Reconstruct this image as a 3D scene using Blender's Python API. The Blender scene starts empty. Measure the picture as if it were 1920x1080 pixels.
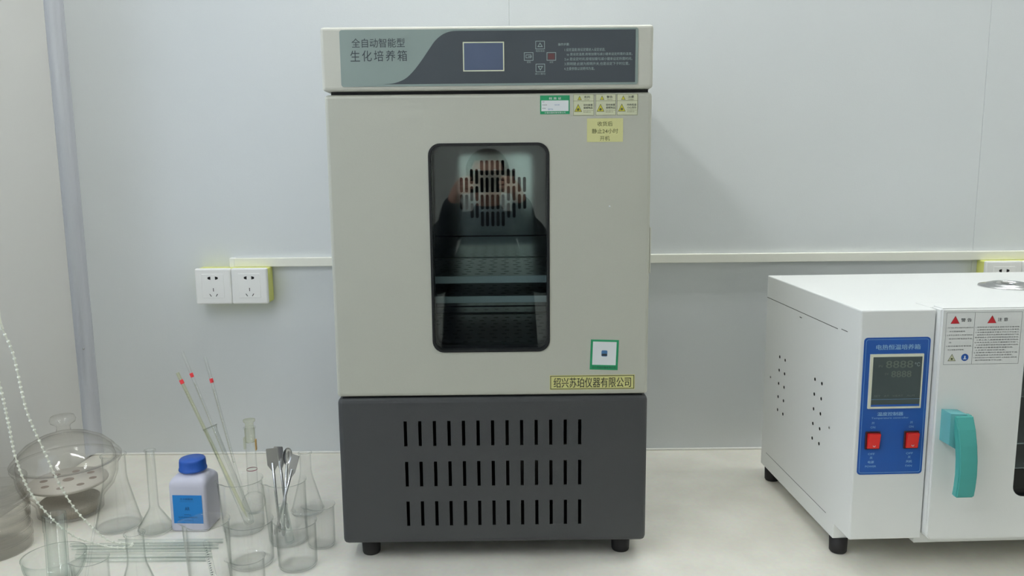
import bpy, bmesh, math, random
from mathutils import Vector, Matrix
random.seed(7)
C = bpy.context.scene
COL = C.collection
PI = math.pi

# ------------------------------------------------------------------ camera
F_PX, CAM_H, CAM_D, PITCH, YAW, ROLL = 1479.89, 0.69865, 1.90258, 0.14842, -0.0025, 0.00976
cam = bpy.data.cameras.new('camera'); cam_o = bpy.data.objects.new('camera', cam); COL.objects.link(cam_o)
cam.sensor_width = 36.0; cam.lens = F_PX / 1920 * 36.0; cam.clip_start = 0.02; cam.clip_end = 60
def cam_dir(a, b):                       # image-plane direction -> world direction
    c, s = math.cos(ROLL), math.sin(ROLL)
    x, u = a * c + b * s, -(a * s - b * c) 
    return x, u
def basis(xr, up, d):
    yc = d * math.cos(PITCH) + up * math.sin(PITCH); z = -d * math.sin(PITCH) + up * math.cos(PITCH)
    return Vector((xr * math.cos(YAW) + yc * math.sin(YAW), -xr * math.sin(YAW) + yc * math.cos(YAW), z))
cr, sr = math.cos(ROLL), math.sin(ROLL)
Rv = basis(cr, -sr, 0); Uv = basis(sr, cr, 0); Fv = basis(0, 0, 1)
M = Matrix((Rv, Uv, -Fv)).transposed().to_4x4(); M.translation = Vector((0, -CAM_D, CAM_H))
cam_o.matrix_world = M
C.camera = cam_o

# ------------------------------------------------------------------ world, exposure
w = bpy.data.worlds.new('world'); C.world = w; w.use_nodes = True
w.node_tree.nodes['Background'].inputs[0].default_value = (0.55, 0.72, 1.0, 1)
w.node_tree.nodes['Background'].inputs[1].default_value = 0.3
C.view_settings.view_transform = 'Standard'; C.view_settings.look = 'None'
C.view_settings.gamma = 1; C.view_settings.use_curve_mapping = False
C.view_settings.exposure = 0.0
C.cycles.max_bounces = 14; C.cycles.transparent_max_bounces = 64; C.cycles.diffuse_bounces = 6
C.cycles.caustics_reflective = False; C.cycles.caustics_refractive = False
C.cycles.use_denoising = True
TUBE_E = 52.0
FAR_E = 60.0
WINDOW_E = 12.5
FILL_E = 5.0

# ------------------------------------------------------------------ materials
def lin(c): c /= 255; return c / 12.92 if c <= .04045 else ((c + .055) / 1.055) ** 2.4
def rgb(r, g, b): return (lin(r), lin(g), lin(b), 1)
def mat(name, col, rough=.5, metal=0, spec=.5, noise=0, nscale=60, bump=0, bscale=400, coat=0):  
    m = bpy.data.materials.new(name); m.use_nodes = True
    nt = m.node_tree; b = nt.nodes['Principled BSDF']
    b.inputs['Base Color'].default_value = col; b.inputs['Roughness'].default_value = rough
    b.inputs['Metallic'].default_value = metal; b.inputs['Specular IOR Level'].default_value = spec
    b.inputs['Coat Weight'].default_value = coat; b.inputs['Coat Roughness'].default_value = .15
    if noise or bump:
        tc = nt.nodes.new('ShaderNodeTexCoord')
    if noise:
        n = nt.nodes.new('ShaderNodeTexNoise'); n.inputs['Scale'].default_value = nscale; n.inputs['Detail'].default_value = 4
        nt.links.new(tc.outputs['Object'], n.inputs['Vector'])
        mx = nt.nodes.new('ShaderNodeMix'); mx.data_type = 'RGBA'
        mx.inputs[6].default_value = tuple(c * (1 - noise) for c in col[:3]) + (1,)
        mx.inputs[7].default_value = tuple(min(1, c * (1 + noise)) for c in col[:3]) + (1,)
        nt.links.new(n.outputs['Fac'], mx.inputs[0]); nt.links.new(mx.outputs[2], b.inputs['Base Color'])
    if bump:
        n2 = nt.nodes.new('ShaderNodeTexNoise'); n2.inputs['Scale'].default_value = bscale
        nt.links.new(tc.outputs['Object'], n2.inputs['Vector'])
        bp = nt.nodes.new('ShaderNodeBump'); bp.inputs['Strength'].default_value = bump; bp.inputs['Distance'].default_value = .001
        nt.links.new(n2.outputs['Fac'], bp.inputs['Height']); nt.links.new(bp.outputs['Normal'], b.inputs['Normal'])
    return m
def glass(name, tint=(.997, .999, .998), edge=(.50, .55, .51), power=7.0, f0=.04, rough=0.0):
    m = bpy.data.materials.new(name); m.use_nodes = True; nt = m.node_tree
    nt.nodes.remove(nt.nodes['Principled BSDF']); out = nt.nodes['Material Output']
    lw = nt.nodes.new('ShaderNodeLayerWeight'); lw.inputs['Blend'].default_value = .5
    def pw(e):
        p = nt.nodes.new('ShaderNodeMath'); p.operation = 'POWER'; p.inputs[1].default_value = e
        nt.links.new(lw.outputs['Facing'], p.inputs[0]); return p
    mx = nt.nodes.new('ShaderNodeMix'); mx.data_type = 'RGBA'
    mx.inputs[6].default_value = tint + (1,); mx.inputs[7].default_value = edge + (1,)
    nt.links.new(pw(power).outputs[0], mx.inputs[0])
    tr = nt.nodes.new('ShaderNodeBsdfTransparent'); nt.links.new(mx.outputs[2], tr.inputs[0])
    gl = nt.nodes.new('ShaderNodeBsdfGlossy'); gl.inputs['Roughness'].default_value = rough
    sc = nt.nodes.new('ShaderNodeMath'); sc.operation = 'MULTIPLY_ADD'; sc.inputs[1].default_value = .60 - f0; sc.inputs[2].default_value = f0
    nt.links.new(pw(5).outputs[0], sc.inputs[0])
    ms = nt.nodes.new('ShaderNodeMixShader'); nt.links.new(sc.outputs[0], ms.inputs[0])
    nt.links.new(tr.outputs[0], ms.inputs[1]); nt.links.new(gl.outputs[0], ms.inputs[2]); nt.links.new(ms.outputs[0], out.inputs[0])
    return m
def emit(name, col, e):
    m = bpy.data.materials.new(name); m.use_nodes = True; nt = m.node_tree
    nt.nodes.remove(nt.nodes['Principled BSDF'])
    em = nt.nodes.new('ShaderNodeEmission'); em.inputs[0].default_value = col; em.inputs[1].default_value = e
    nt.links.new(em.outputs[0], nt.nodes['Material Output'].inputs[0]); return m

m_wall = mat('wall_panel_paint', rgb(213, 217, 219), .24, spec=.5, bump=.15, bscale=300)
m_wall_left = mat('left_wall_paint', rgb(214, 213, 210), .55, bump=.1, bscale=300)
m_seam = mat('seam_shadow_gap', rgb(150, 152, 150), .8)
m_room = mat('room_wall_paint', rgb(226, 227, 223), .7)
m_ceil = mat('ceiling_paint', rgb(238, 238, 234), .8)
m_floor = mat('floor_vinyl', rgb(185, 185, 178), .5, noise=.05, nscale=5)
m_alu = mat('corner_aluminium', rgb(205, 208, 216), .28, metal=.4)
m_white_pl = mat('white_plastic', rgb(238, 238, 236), .35)
m_trunk = mat('trunking_plastic', rgb(236, 236, 226), .4)
m_yellow_pl = mat('yellowed_plastic', rgb(222, 224, 128), .45)
m_bead = mat('sealant_white', rgb(240, 240, 236), .5)
m_grey = mat('warm_grey_powder_coat', rgb(184, 185, 174), .45, noise=.02, nscale=300, bump=.2, bscale=900)
m_grey2 = mat('header_grey_powder_coat', rgb(200, 200, 190), .42, bump=.2, bscale=900)
m_char = mat('charcoal_powder_coat', rgb(62, 64, 66), .55, noise=.05, nscale=500, bump=.4, bscale=900)
m_black = mat('black_rubber', rgb(22, 20, 22), .6)
m_gasket = mat('black_gasket', rgb(18, 20, 23), .5)
m_void = mat('void_shade_black', rgb(16, 16, 16), .9)  # near-black: shade of holes and cavities put into the colour; also pupils
m_comp = mat('compressor_enamel', rgb(60, 58, 52), .4)
m_copper = mat('bright_pipe', rgb(200, 190, 180), .25, metal=.9)
m_steel_in = mat('stainless_liner', rgb(170, 178, 178), .13, metal=1.0)
m_steel_dk = mat('stainless_back', rgb(225, 232, 226), .10, metal=1.0)
m_shelf = mat('shelf_steel', rgb(170, 182, 184), .35, metal=.6)
m_deck = mat('shelf_deck_shaded', rgb(84, 92, 94), .28, metal=.8)  # shelf steel darkened, the dim chamber's reflection put into the colour
m_hole_dk = mat('shelf_hole', rgb(50, 54, 56), .4, metal=.6)
m_pane = glass('door_pane', (.95, .98, .985), (.6, .66, .66), 4, .045)
m_steel = mat('polished_steel', rgb(200, 200, 200), .22, metal=1.0)
m_mem = mat('membrane_teal_grey', rgb(136, 151, 147), .4)
m_mem_dk = mat('membrane_dark', rgb(66, 73, 80), .38)
m_lcd = mat('lcd_blue', rgb(80, 92, 118), .25)
m_cream = mat('cream_line', rgb(212, 216, 190), .5)
m_inkd = mat('ink_dark', rgb(52, 60, 66), .6)
m_inkl = mat('ink_pale', rgb(150, 166, 166), .6)
m_red_dk = mat('dim_red_lamp', rgb(98, 60, 62), .5)
m_green = mat('sticker_green', rgb(30, 148, 98), .5)
m_stwhite = mat('sticker_white', rgb(222, 226, 228), .5)
m_stcream = mat('sticker_cream', rgb(202, 205, 176), .5)
m_styel = mat('sticker_yellow', rgb(208, 207, 148), .5)
m_stname = mat('nameplate_yellow', rgb(206, 204, 136), .5)
m_ink = mat('ink_black', rgb(38, 40, 34), .6)
m_olive = mat('ink_olive', rgb(96, 100, 66), .6)
m_warnyel = mat('warning_yellow', rgb(196, 190, 60), .5)
m_inkbl = mat('ink_blue', rgb(70, 120, 170), .5)
m_oven = mat('white_powder_coat', rgb(232, 234, 233), .38, bump=.15, bscale=900)
m_oven_in = mat('oven_chamber', rgb(40, 30, 34), .3, metal=.4)
m_blue = mat('panel_blue', rgb(22, 84, 168), .4)
m_pblue = mat('panel_light_line', rgb(130, 176, 220), .5)
m_ptext = mat('panel_text', rgb(150, 190, 222), .5)
m_cream2 = mat('bezel_cream', rgb(226, 226, 206), .45)
m_scr = mat('display_dark', rgb(70, 82, 82), .2)
m_seg = mat('lcd_segment', rgb(96, 108, 100), .4)
m_red = mat('switch_red', rgb(226, 40, 34), .28)
m_swframe = mat('switch_frame', rgb(60, 14, 22), .4)
m_inkr = mat('warning_red', rgb(198, 34, 46), .5)
m_teal = mat('handle_teal', rgb(72, 164, 158), .42)
m_teal2 = mat('handle_teal_pale', rgb(104, 180, 184), .42)
m_glass = glass('lab_glass')
m_glass_th = glass('thick_glass', (.993, .997, .994), (.48, .53, .49), 5.0)
m_glass_des = glass('desiccator_glass', (.988, .986, .980), (.76, .745, .72), 4, rough=.03)
m_glass_y = glass('yellowish_glass', (.982, .986, .92), (.66, .69, .48), 3.5)
m_glass_dish = glass('dish_glass', (.996, .995, .990), (.86, .85, .83), 4, .03)
m_glass_g = glass('greenish_glass', (.988, .996, .992), (.56, .65, .61), 4)
m_porc = mat('porcelain', rgb(206, 200, 190), .3)
m_hole = mat('plate_hole', rgb(150, 136, 126), .8)
m_hdpe = mat('bottle_plastic', rgb(206, 206, 222), .42)
m_cap = mat('cap_blue', rgb(28, 84, 176), .4)
m_lab = mat('label_blue', rgb(20, 128, 208), .45)
m_inknavy = mat('ink_navy', rgb(10, 66, 120), .5)
m_redband = mat('red_band', rgb(232, 62, 70), .4)
m_scale = mat('scale_marks', rgb(150, 150, 120), .5)
m_maroon = mat('maroon_ring', rgb(150, 70, 84), .5)
m_amber = mat('amber_mark', rgb(222, 180, 110), .5)
m_chain = mat('chain_white', rgb(238, 240, 228), .4)
m_tag = mat('tag_green', rgb(120, 172, 96), .5)
m_frame_w = mat('window_frame', rgb(225, 225, 225), .4)
m_jacket = mat('jacket_cloth', rgb(30, 34, 40), .85)
m_skin = mat('skin', rgb(190, 140, 118), .55)
m_hair = mat('hair', rgb(24, 20, 20), .5)
m_cloth2 = mat('trouser_cloth', rgb(34, 36, 44), .85)
m_shoe = mat('shoe_leather', rgb(20, 20, 20), .4)
m_phone = mat('phone_black', rgb(15, 15, 16), .2)
m_tube = emit('fluorescent_tube', (.98, 1.0, 1.0, 1), TUBE_E)
m_tube3 = emit('added_fill_tube', (.98, 1.0, .99, 1), FILL_E)
m_tube2 = emit('fluorescent_tube_far', (.98, 1.0, .99, 1), FAR_E)

# worktop: pale speckled stone with soft clouds
m_top = mat('pale_stone', rgb(230, 226, 214), .32, spec=.5, coat=.35)
nt = m_top.node_tree; b = nt.nodes['Principled BSDF']; tc = nt.nodes.new('ShaderNodeTexCoord')
n1 = nt.nodes.new('ShaderNodeTexNoise'); n1.inputs['Scale'].default_value = 9; n1.inputs['Detail'].default_value = 6
n2 = nt.nodes.new('ShaderNodeTexNoise'); n2.inputs['Scale'].default_value = 120; n2.inputs['Detail'].default_value = 3
nt.links.new(tc.outputs['Object'], n1.inputs[0]); nt.links.new(tc.outputs['Object'], n2.inputs[0])
r1 = nt.nodes.new('ShaderNodeValToRGB'); r1.color_ramp.elements[0].position = .35; r1.color_ramp.elements[1].position = .68
r1.color_ramp.elements[0].color = rgb(238, 234, 222); r1.color_ramp.elements[1].color = rgb(250, 247, 236)
nt.links.new(n1.outputs['Fac'], r1.inputs[0])
mx = nt.nodes.new('ShaderNodeMix'); mx.data_type = 'RGBA'; mx.blend_type = 'MULTIPLY'; mx.inputs[0].default_value = .12
nt.links.new(r1.outputs[0], mx.inputs[6]); nt.links.new(n2.outputs['Color'], mx.inputs[7]); nt.links.new(mx.outputs[2], b.inputs['Base Color'])

# ------------------------------------------------------------------ mesh helpers
class MB:
    """collects shapes; build() links them as one mesh object"""
    def __init__(s): s.v = []; s.f = []; s.mi = []; s.sm = []; s.mats = []
    def m(s, material):
        if material not in s.mats: s.mats.append(material)
        return s.mats.index(material)
    def add(s, vs, fs, material, smooth=False, M=None):
        k = len(s.v)
        s.v += [tuple(M @ Vector(p)) if M else tuple(p) for p in vs]
        i = s.m(material)
        for f in fs: s.f.append(tuple(a + k for a in f)); s.mi.append(i); s.sm.append(smooth)
        return s
    def add_bm(s, bm, material, smooth=False, M=None):
        bm.verts.index_update()
        s.add([v.co.copy() for v in bm.verts], [[v.index for v in f.verts] for f in bm.faces], material, smooth, M); bm.free(); return s
    def box(s, a, b_, material, bevel=0, seg=2, M=None, edges=None, smooth=False):
        x0, y0, z0 = a; x1, y1, z1 = b_
        bm = bmesh.new(); bmesh.ops.create_cube(bm, size=1)
        for v in bm.verts:
            v.co = Vector((x0 + (v.co.x + .5) * (x1 - x0), y0 + (v.co.y + .5) * (y1 - y0), z0 + (v.co.z + .5) * (z1 - z0)))
        if bevel:
            es = bm.edges[:]
            if edges == 'z': es = [e for e in es if abs(e.verts[0].co.z - e.verts[1].co.z) > 1e-6]
            if edges == 'y': es = [e for e in es if abs(e.verts[0].co.y - e.verts[1].co.y) > 1e-6]
            bmesh.ops.bevel(bm, geom=es, offset=bevel, segments=seg, affect='EDGES', profile=.5)
        return s.add_bm(bm, material, smooth, M)
    def prism(s, poly, y0, y1, material, M=None):      # polygon in x,z pushed from y0 to y1
        n = len(poly); vs = [(x, y0, z) for x, z in poly] + [(x, y1, z) for x, z in poly]
        ar = sum(poly[i][0] * poly[(i + 1) % n][1] - poly[(i + 1) % n][0] * poly[i][1] for i in range(n))
        front = list(range(n)) if ar > 0 else list(range(n))[::-1]
        fs = [front, [i + n for i in front[::-1]]]
        for i in range(n):
            j = (i + 1) % n
            fs.append([j, i, i + n, j + n] if ar > 0 else [i, j, j + n, i + n])
        return s.add(vs, fs, material, False, M)
    def lathe(s, prof, material, seg=40, M=None, smooth=True, deform=None):
        vs = []; rings = []
        for r, z in prof:
            if r < 1e-6: rings.append([len(vs)]); vs.append((0, 0, z))
            else:
                rings.append(list(range(len(vs), len(vs) + seg)))
                vs += [(r * math.cos(2 * PI * k / seg), r * math.sin(2 * PI * k / seg), z) for k in range(seg)]
        fs = []
        for a, b_ in zip(rings, rings[1:]):
            if len(a) == 1 and len(b_) == 1: continue
            for k in range(seg):
                j = (k + 1) % seg
                if len(a) == 1: fs.append([a[0], b_[j], b_[k]])
                elif len(b_) == 1: fs.append([a[k], a[j], b_[0]])
                else: fs.append([a[k], a[j], b_[j], b_[k]])
        if deform: vs = [deform(Vector(p)) for p in vs]
        return s.add(vs, fs, material, smooth, M)
    def tube(s, pts, rad, material, seg=10, M=None):
        pts = [Vector(p) for p in pts]; rads = rad if isinstance(rad, (list, tuple)) else [rad] * len(pts)
        vs = []; fs = []; up = Vector((.31, .17, .93)).normalized()
        for i, p in enumerate(pts):
            t = (pts[min(i + 1, len(pts) - 1)] - pts[max(i - 1, 0)]).normalized()
            u = t.cross(up)
            if u.length < .05: u = t.cross(Vector((1, 0, 0)))
            u.normalize(); v = t.cross(u)
            vs += [p + (u * math.cos(2 * PI * k / seg) + v * math.sin(2 * PI * k / seg)) * rads[i] for k in range(seg)]
        for i in range(len(pts) - 1):
            for k in range(seg):
                j = (k + 1) % seg; fs.append([i * seg + k, i * seg + j, (i + 1) * seg + j, (i + 1) * seg + k])
        fs.append(list(range(seg))[::-1]); fs.append([(len(pts) - 1) * seg + k for k in range(seg)])
        return s.add(vs, fs, material, True, M)
    def sphere(s, c, r, material, u=10, v=8, sx=1, sy=1, sz=1):
        bm = bmesh.new(); bmesh.ops.create_uvsphere(bm, u_segments=u, v_segments=v, radius=r)
        return s.add_bm(bm, material, True, Matrix.Translation(c) @ Matrix.Diagonal((sx, sy, sz, 1)))
    def text(s, body, x0, x1, z0, z1, material, y=0, bold=0, M=None, keep=False):
        """flat lettering fitted into the rectangle x0..x1, z0..z1 on a face looking to -y"""
        me, bb = text_mesh(body)
        if bold:                          # heavier strokes: the same lettering again, a hair to the side
            d_ = min(bold, .02) * (z1 - z0) * 2.2
            s.text(body, x0 + d_, x1 + d_, z0, z1, material, y - .00003, 0, M); x1 -= d_ * 0
        w_, h_ = bb[1] - bb[0], bb[3] - bb[2]
        sx, sz = (x1 - x0) / w_, (z1 - z0) / h_
        if keep: sx = sz = min(sx, sz)
        vs = [(x0 + (p[0] - bb[0]) * sx, y, z0 + (p[1] - bb[2]) * sz) for p in me[0]]
        return s.add(vs, me[1], material, False, M)
    def rect(s, x0, x1, z0, z1, material, y0=0, y1=None, M=None):
        y1 = y0 - .0002 if y1 is None else y1
        return s.prism([(x0, z0), (x1, z0), (x1, z1), (x0, z1)], y1, y0, material, M)
    def frame(s, x0, x1, z0, z1, t, material, y0=0, y1=None, M=None):
        for a in ((x0, x1, z0, z0 + t), (x0, x1, z1 - t, z1), (x0, x0 + t, z0 + t, z1 - t), (x1 - t, x1, z0 + t, z1 - t)):
            s.rect(*a, material, y0, y1, M)
        return s
    def build(s, name, parent=None, label=None):
        me = bpy.data.meshes.new(name); me.from_pydata(s.v, [], s.f)
        for m_ in s.mats: me.materials.append(m_)
        me.polygons.foreach_set('material_index', s.mi); me.polygons.foreach_set('use_smooth', s.sm); me.update()
        o = bpy.data.objects.new(name, me); COL.objects.link(o)
        if parent: o.parent = parent
        if label: o['label'] = label
        return o
_tc = {}
def text_mesh(body, bold=0):
    k = (body, bold)
    if k in _tc: return _tc[k]
    cu = bpy.data.curves.new('t', 'FONT'); cu.body = body; cu.size = 1; cu.resolution_u = 2; cu.offset = bold
    o = bpy.data.objects.new('t', cu); COL.objects.link(o)
    dg = bpy.context.evaluated_depsgraph_get(); dg.update()
    me = o.evaluated_get(dg).to_mesh()
    vs = [tuple(v.co) for v in me.vertices]; fs = [tuple(p.vertices) for p in me.polygons]
    o.evaluated_get(dg).to_mesh_clear(); bpy.data.objects.remove(o); bpy.data.curves.remove(cu)
    if not vs: vs = [(0, 0, 0), (1, 0, 0), (1, 1, 0)]; fs = [(0, 1, 2)]
    xs = [v[0] for v in vs]; ys = [v[1] for v in vs]
    _tc[k] = ((vs, fs), (min(xs), max(xs), min(ys), max(ys))); return _tc[k]
def rr(x0, x1, z0, z1, r, n=6):          # rounded rectangle, counter-clockwise
    p = []
    for cx, cz, a in ((x1 - r, z0 + r, -PI / 2), (x1 - r, z1 - r, 0), (x0 + r, z1 - r, PI / 2), (x0 + r, z0 + r, PI)):
        for k in range(n + 1): t = a + PI / 2 * k / n; p.append((cx + r * math.cos(t), cz + r * math.sin(t)))
    return p
def boolean(o, cut):                      # cut: MB; result keeps the cutter's material inside
    c = cut.build('cut'); md = o.modifiers.new('b', 'BOOLEAN'); md.operation = 'DIFFERENCE'; md.object = c; md.solver = 'EXACT'
    md.material_mode = 'TRANSFER'
    c.matrix_world = Matrix(); 
    par = o.parent; o.parent = None
    dg = bpy.context.evaluated_depsgraph_get(); dg.update()
    me = bpy.data.meshes.new_from_object(o.evaluated_get(dg)); o.modifiers.clear(); o.data = me; o.parent = par
    bpy.data.objects.remove(c); return o
def thing(name, label, cat, loc=(0, 0, 0), rz=0, group=None):
    o = bpy.data.objects.new(name, None); COL.objects.link(o); o.location = loc; o.rotation_euler = (0, 0, rz)
    o['label'] = label; o['category'] = cat; o.empty_display_size = .02
    if group: o['group'] = group
    return o
def tag(o, label, cat, group=None):
    o['label'] = label; o['category'] = cat
    if group: o['group'] = group
    return o
def struct(o): o['kind'] = 'structure'; return o
def T(x, y, z, rz=0): return Matrix.Translation((x, y, z)) @ Matrix.Rotation(rz, 4, 'Z')

# ------------------------------------------------------------------ the room
XL, XR, YF, ZF, ZC = -1.066, 2.7, -4.6, -0.80, 2.70
mb = MB()                                 # back wall: sandwich panels meeting in fine joints
xs = [-1.25, -.0055, 1.1105, 2.0, 2.85]
for a, b_ in zip(xs, xs[1:]): mb.box((a + .0002, 0, ZF), (b_ - .0002, .04, ZC), m_wall, .0005, 1)
mb.box((-1.25, .012, ZF), (2.85, .06, ZC), m_seam)
struct(mb.build('wall_back'))
struct(MB().box((XR, YF - .1, ZF), (XR + .1, .06, ZC), m_room).build('wall_right'))
struct(MB().box((XL - .1, YF - .1, ZF), (XR + .1, YF, ZC), m_room).build('wall_front'))
struct(MB().box((XL - .15, YF - .1, ZF - .1), (XR + .1, .06, ZF), m_floor).build('floor'))
struct(MB().box((XL - .15, YF - .1, ZC), (XR + .1, .06, ZC + .1), m_ceil).build('ceiling'))
# left wall with the window opening
WY0, WY1, WZ0, WZ1 = -2.1, -.42, .30, 1.75
mb = MB()
mb.box((XL - .12, YF, ZF), (XL, WY0, ZC), m_wall_left); mb.box((XL - .12, WY1, ZF), (XL, 0, ZC), m_wall_left)
mb.box((XL - .12, WY0, ZF), (XL, WY1, WZ0), m_wall_left); mb.box((XL - .12, WY0, WZ1), (XL, WY1, ZC), m_wall_left)
struct(mb.build('wall_left'))
win = thing('window_1', '', ''); del win['label']; del win['category']; struct(win); win.location = (XL - .07, 0, 0)
mb = MB(); t = .045; ym = (WY0 + WY1) / 2
for y0, y1 in ((WY0, WY0 + t), (WY1 - t, WY1), (ym - t / 2, ym + t / 2)): mb.box((-.03, y0, WZ0), (.03, y1, WZ1), m_frame_w, .003, 1)
for z0, z1 in ((WZ0, WZ0 + t), (WZ1 - t, WZ1)): mb.box((-.028, WY0, z0), (.028, WY1, z1), m_frame_w, .003, 1)
mb.build('window_frame', win)
for y0, y1 in ((WY0 + t, ym - t / 2), (ym + t / 2, WY1 - t)):
    MB().box((-.004, y0, WZ0 + t), (.004, y1, WZ1 - t), m_glass).build('window_pane', win)
al = bpy.data.lights.new('daylight', 'AREA'); al.shape = 'RECTANGLE'; al.size = WZ1 - WZ0; al.size_y = WY1 - WY0
al.energy = WINDOW_E; al.color = (.78, .88, 1.0)
alo = bpy.data.objects.new('daylight', al); COL.objects.link(alo)
alo.location = (XL - .16, ym, (WZ0 + WZ1) / 2); alo.rotation_euler = (0, -PI / 2, 0)
# coved aluminium corner profile between left and back wall
R = .024; pts = [(XL, -R), (XL, 0), (XL + R, 0)]
arc = [(XL + R - R * math.cos(a), -R + R * math.sin(a)) for a in [PI / 2 * k / 10 for k in range(11)]]
arc = [(XL + .0012, -R - .006)] + [(x + .0012 * (1 - k / 10) , y - .0012 * (k / 10)) for k, (x, y) in enumerate(arc)] + [(XL + R + .006, -.0012)]
poly = arc + [(XL + R + .006, .002), (XL - .002, .002), (XL - .002, -R - .006)]
mb = MB(); n = len(poly)
vs = [(x, y, .003) for x, y in poly] + [(x, y, ZC) for x, y in poly]
fs = [[i, (i + 1) % n, (i + 1) % n + n, i + n] for i in range(n)]
mb.add(vs, fs, m_alu, False)
mb.sphere((XL + .012, -.016, .276), .0025, m_steel)
struct(mb.build('trim_1'))
# sealant bead where worktop meets the wall
struct(MB().box((XL, -.006, .0), (XR, .0, .005), m_bead, .002, 2).build('trim_2'))

# worktop on its bench
o = MB().box((XL + .001, -.80, -.03), (XR - .001, -.0005, 0), m_top, .003, 2).build('worktop')
tag(o, 'long pale cream speckled stone worktop carrying all the equipment', 'worktop')
bench = thing('base_cabinet', 'pale laminate bench cabinet run under the stone worktop', 'cabinet', (XL + .01, -.76, ZF))
MB().box((0, .0, .08), (3.7, .74, .769), m_room).build('body', bench)
MB().box((0, .05, 0), (3.7, .70, .08), m_black).build('plinth', bench)
for k in range(6):
    d = MB().box((.01 + k * .615, -.018, .09), (.61 + k * .615, 0, .76), m_white_pl, .003, 1).build('door', bench)
    MB().tube([(.08 + k * .615, -.018, .70), (.08 + k * .615, -.045, .70), (.20 + k * .615, -.045, .70), (.20 + k * .615, -.018, .70)], .004, m_steel, 8).build('handle', d)

# ceiling fixtures
def fixture(loc, rz, mt, label, L=1.25):
    t = thing('ceiling_light', label, 'ceiling light', loc, rz, 'fluorescent fixtures')
    MB().box((-.09, -L / 2, -.045), (.09, L / 2, 0), m_white_pl, .006, 2).build('housing', t)
    for s in (-.045, .045):
        MB().tube([(s, -L / 2 + .03, -.062), (s, L / 2 - .03, -.062)], .013, mt, 12).build('tube', t)
    return t
pend = fixture((-.88, -2.05, 2.10), 0, m_tube, 'twin tube fluorescent fixture hung on two rods nearest the left wall', 1.5)
for y_ in (-.5, .5): MB().tube([(0, y_, 0), (0, y_, ZC - 2.10)], .005, m_steel, 8).build('hanging_rod', pend)
fixture((.65, -.35, ZC), PI / 2, m_tube2, 'twin tube fluorescent fixture on the ceiling, directly above the bench', 2.6)
fixture((.9, -3.3, ZC), PI / 2, m_tube3, 'added twin tube fill fixture on the ceiling farthest from the bench', 1.5)  # added fill light, unseen, to brighten reflections in the glass

# ------------------------------------------------------------------ cable trunking and sockets
tr = thing('cable_trunking', 'long white plastic cable trunking running along the back wall above the sockets', 'cable trunking', (-.684, 0, .4735))
MB().box((0.010, -.014, 0), (3.2, 0, .021), m_trunk, .001, 1).build('duct', tr)
MB().box((0.0, -.0155, -.0006), (0.012, 0, .0218), m_white_pl, .001, 1).build('end_cap', tr)
def socket(x, z, label, cover=True):
    t = thing('wall_socket', label, 'wall socket', (x, 0, z), 0, 'twin wall sockets')
    MB().box((.003, -.036, .001), (.1725, 0, .084), m_yellow_pl, .002, 2).build('back_box', t)
    for k in (0, 1):
        mb = MB(); x0 = k * .0863
        mb.box((x0, -.045, -.001), (x0 + .0857, -.033, .085), m_white_pl, .004, 3)
        mb.box((x0 + .017, -.0458, .014), (x0 + .069, -.044, .072), m_white_pl, .0006, 1)
        cx = x0 + .043; y = -.0459
        for s in (-1, 1):                 # wide two-pin holes
            mb.prism([(cx + s * .0055, .058), (cx + s * .0115, .0595), (cx + s * .0125, .062), (cx + s * .0115, .0645), (cx + s * .0055, .066)], y, -.0456, m_void)
            a = s * .5; dx, dz = math.sin(a) * .0038, math.cos(a) * .0035; px, pz = cx + s * .0075, .021
            mb.prism([(px - dx - .0009, pz + dz * (-1)), (px - dx + .0009, pz - dz), (px + dx + .0009, pz + dz), (px + dx - .0009, pz + dz)], y, -.0456, m_void)
        mb.rect(cx - .0008, cx + .0008, .030, .038, m_void, -.0456, y)
        mb.build('socket_plate', t)
socket(-.7585, .3893, 'twin white socket plate on a yellowed box, left of the tall incubator')
socket(1.119, .3893, 'white socket plate mostly hidden behind the white oven top')

# ------------------------------------------------------------------ tall biochemical incubator
W = .5445
inc = thing('laboratory_incubator', 'tall warm grey laboratory incubator with glazed door and charcoal slotted base', 'incubator', (-.31144, -.56697, 0), .00792)
# base
o = MB().box((0, 0, .0351), (W, .50, .3058), m_char, .009, 3).build('base_cabinet_shell', None)
cut = MB().box((.012, .0025, .047), (W - .012, .488, .295), m_void)
boolean(o, cut)
cut = MB()
for (z0, z1), xo in (((.2179, .2637), 0), ((.1433, .1893), .0004), ((.0693, .1153), .0008)):
    for k in range(13):
        x = .1180 + xo + (.4250 - .1180 - xo * .5) * k / 12; cut.box((x - .0029, -.01, z0), (x + .0029, .02, z1), m_void)
boolean(o, cut); o.parent = inc; o.name = 'vented_base'
MB().lathe([(0, 0), (.075, 0), (.085, .02), (.085, .12), (.06, .16), (0, .17)], m_comp, 28, T(.36, .20, .05)).build('compressor', inc)
MB().tube([(.11, .06, .16), (.125, .05, .158), (.13, .09, .15)], .004, m_copper, 8).build('refrigerant_pipe', inc)
MB().tube([(.40, .05, .172), (.44, .045, .172)], .003, m_copper, 8).build('refrigerant_pipe', inc); MB().tube([(.427, .04, .262), (.43, .05, .25), (.427, .05, .24)], .002, m_copper, 8).build('refrigerant_pipe', inc)
MB().tube([(.15, .03, .222), (.143, .03, .219), (.14, .06, .22)], .0015, m_copper, 8).build('refrigerant_pipe', inc)

for x in (.0430, .5050):
    for y in (.042, .455):
        MB().lathe([(0, 0), (.0150, 0), (.0163, .003), (.0178, .036), (0, .036)], m_black, 24, T(x, y, 0)).build('foot', inc)
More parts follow.
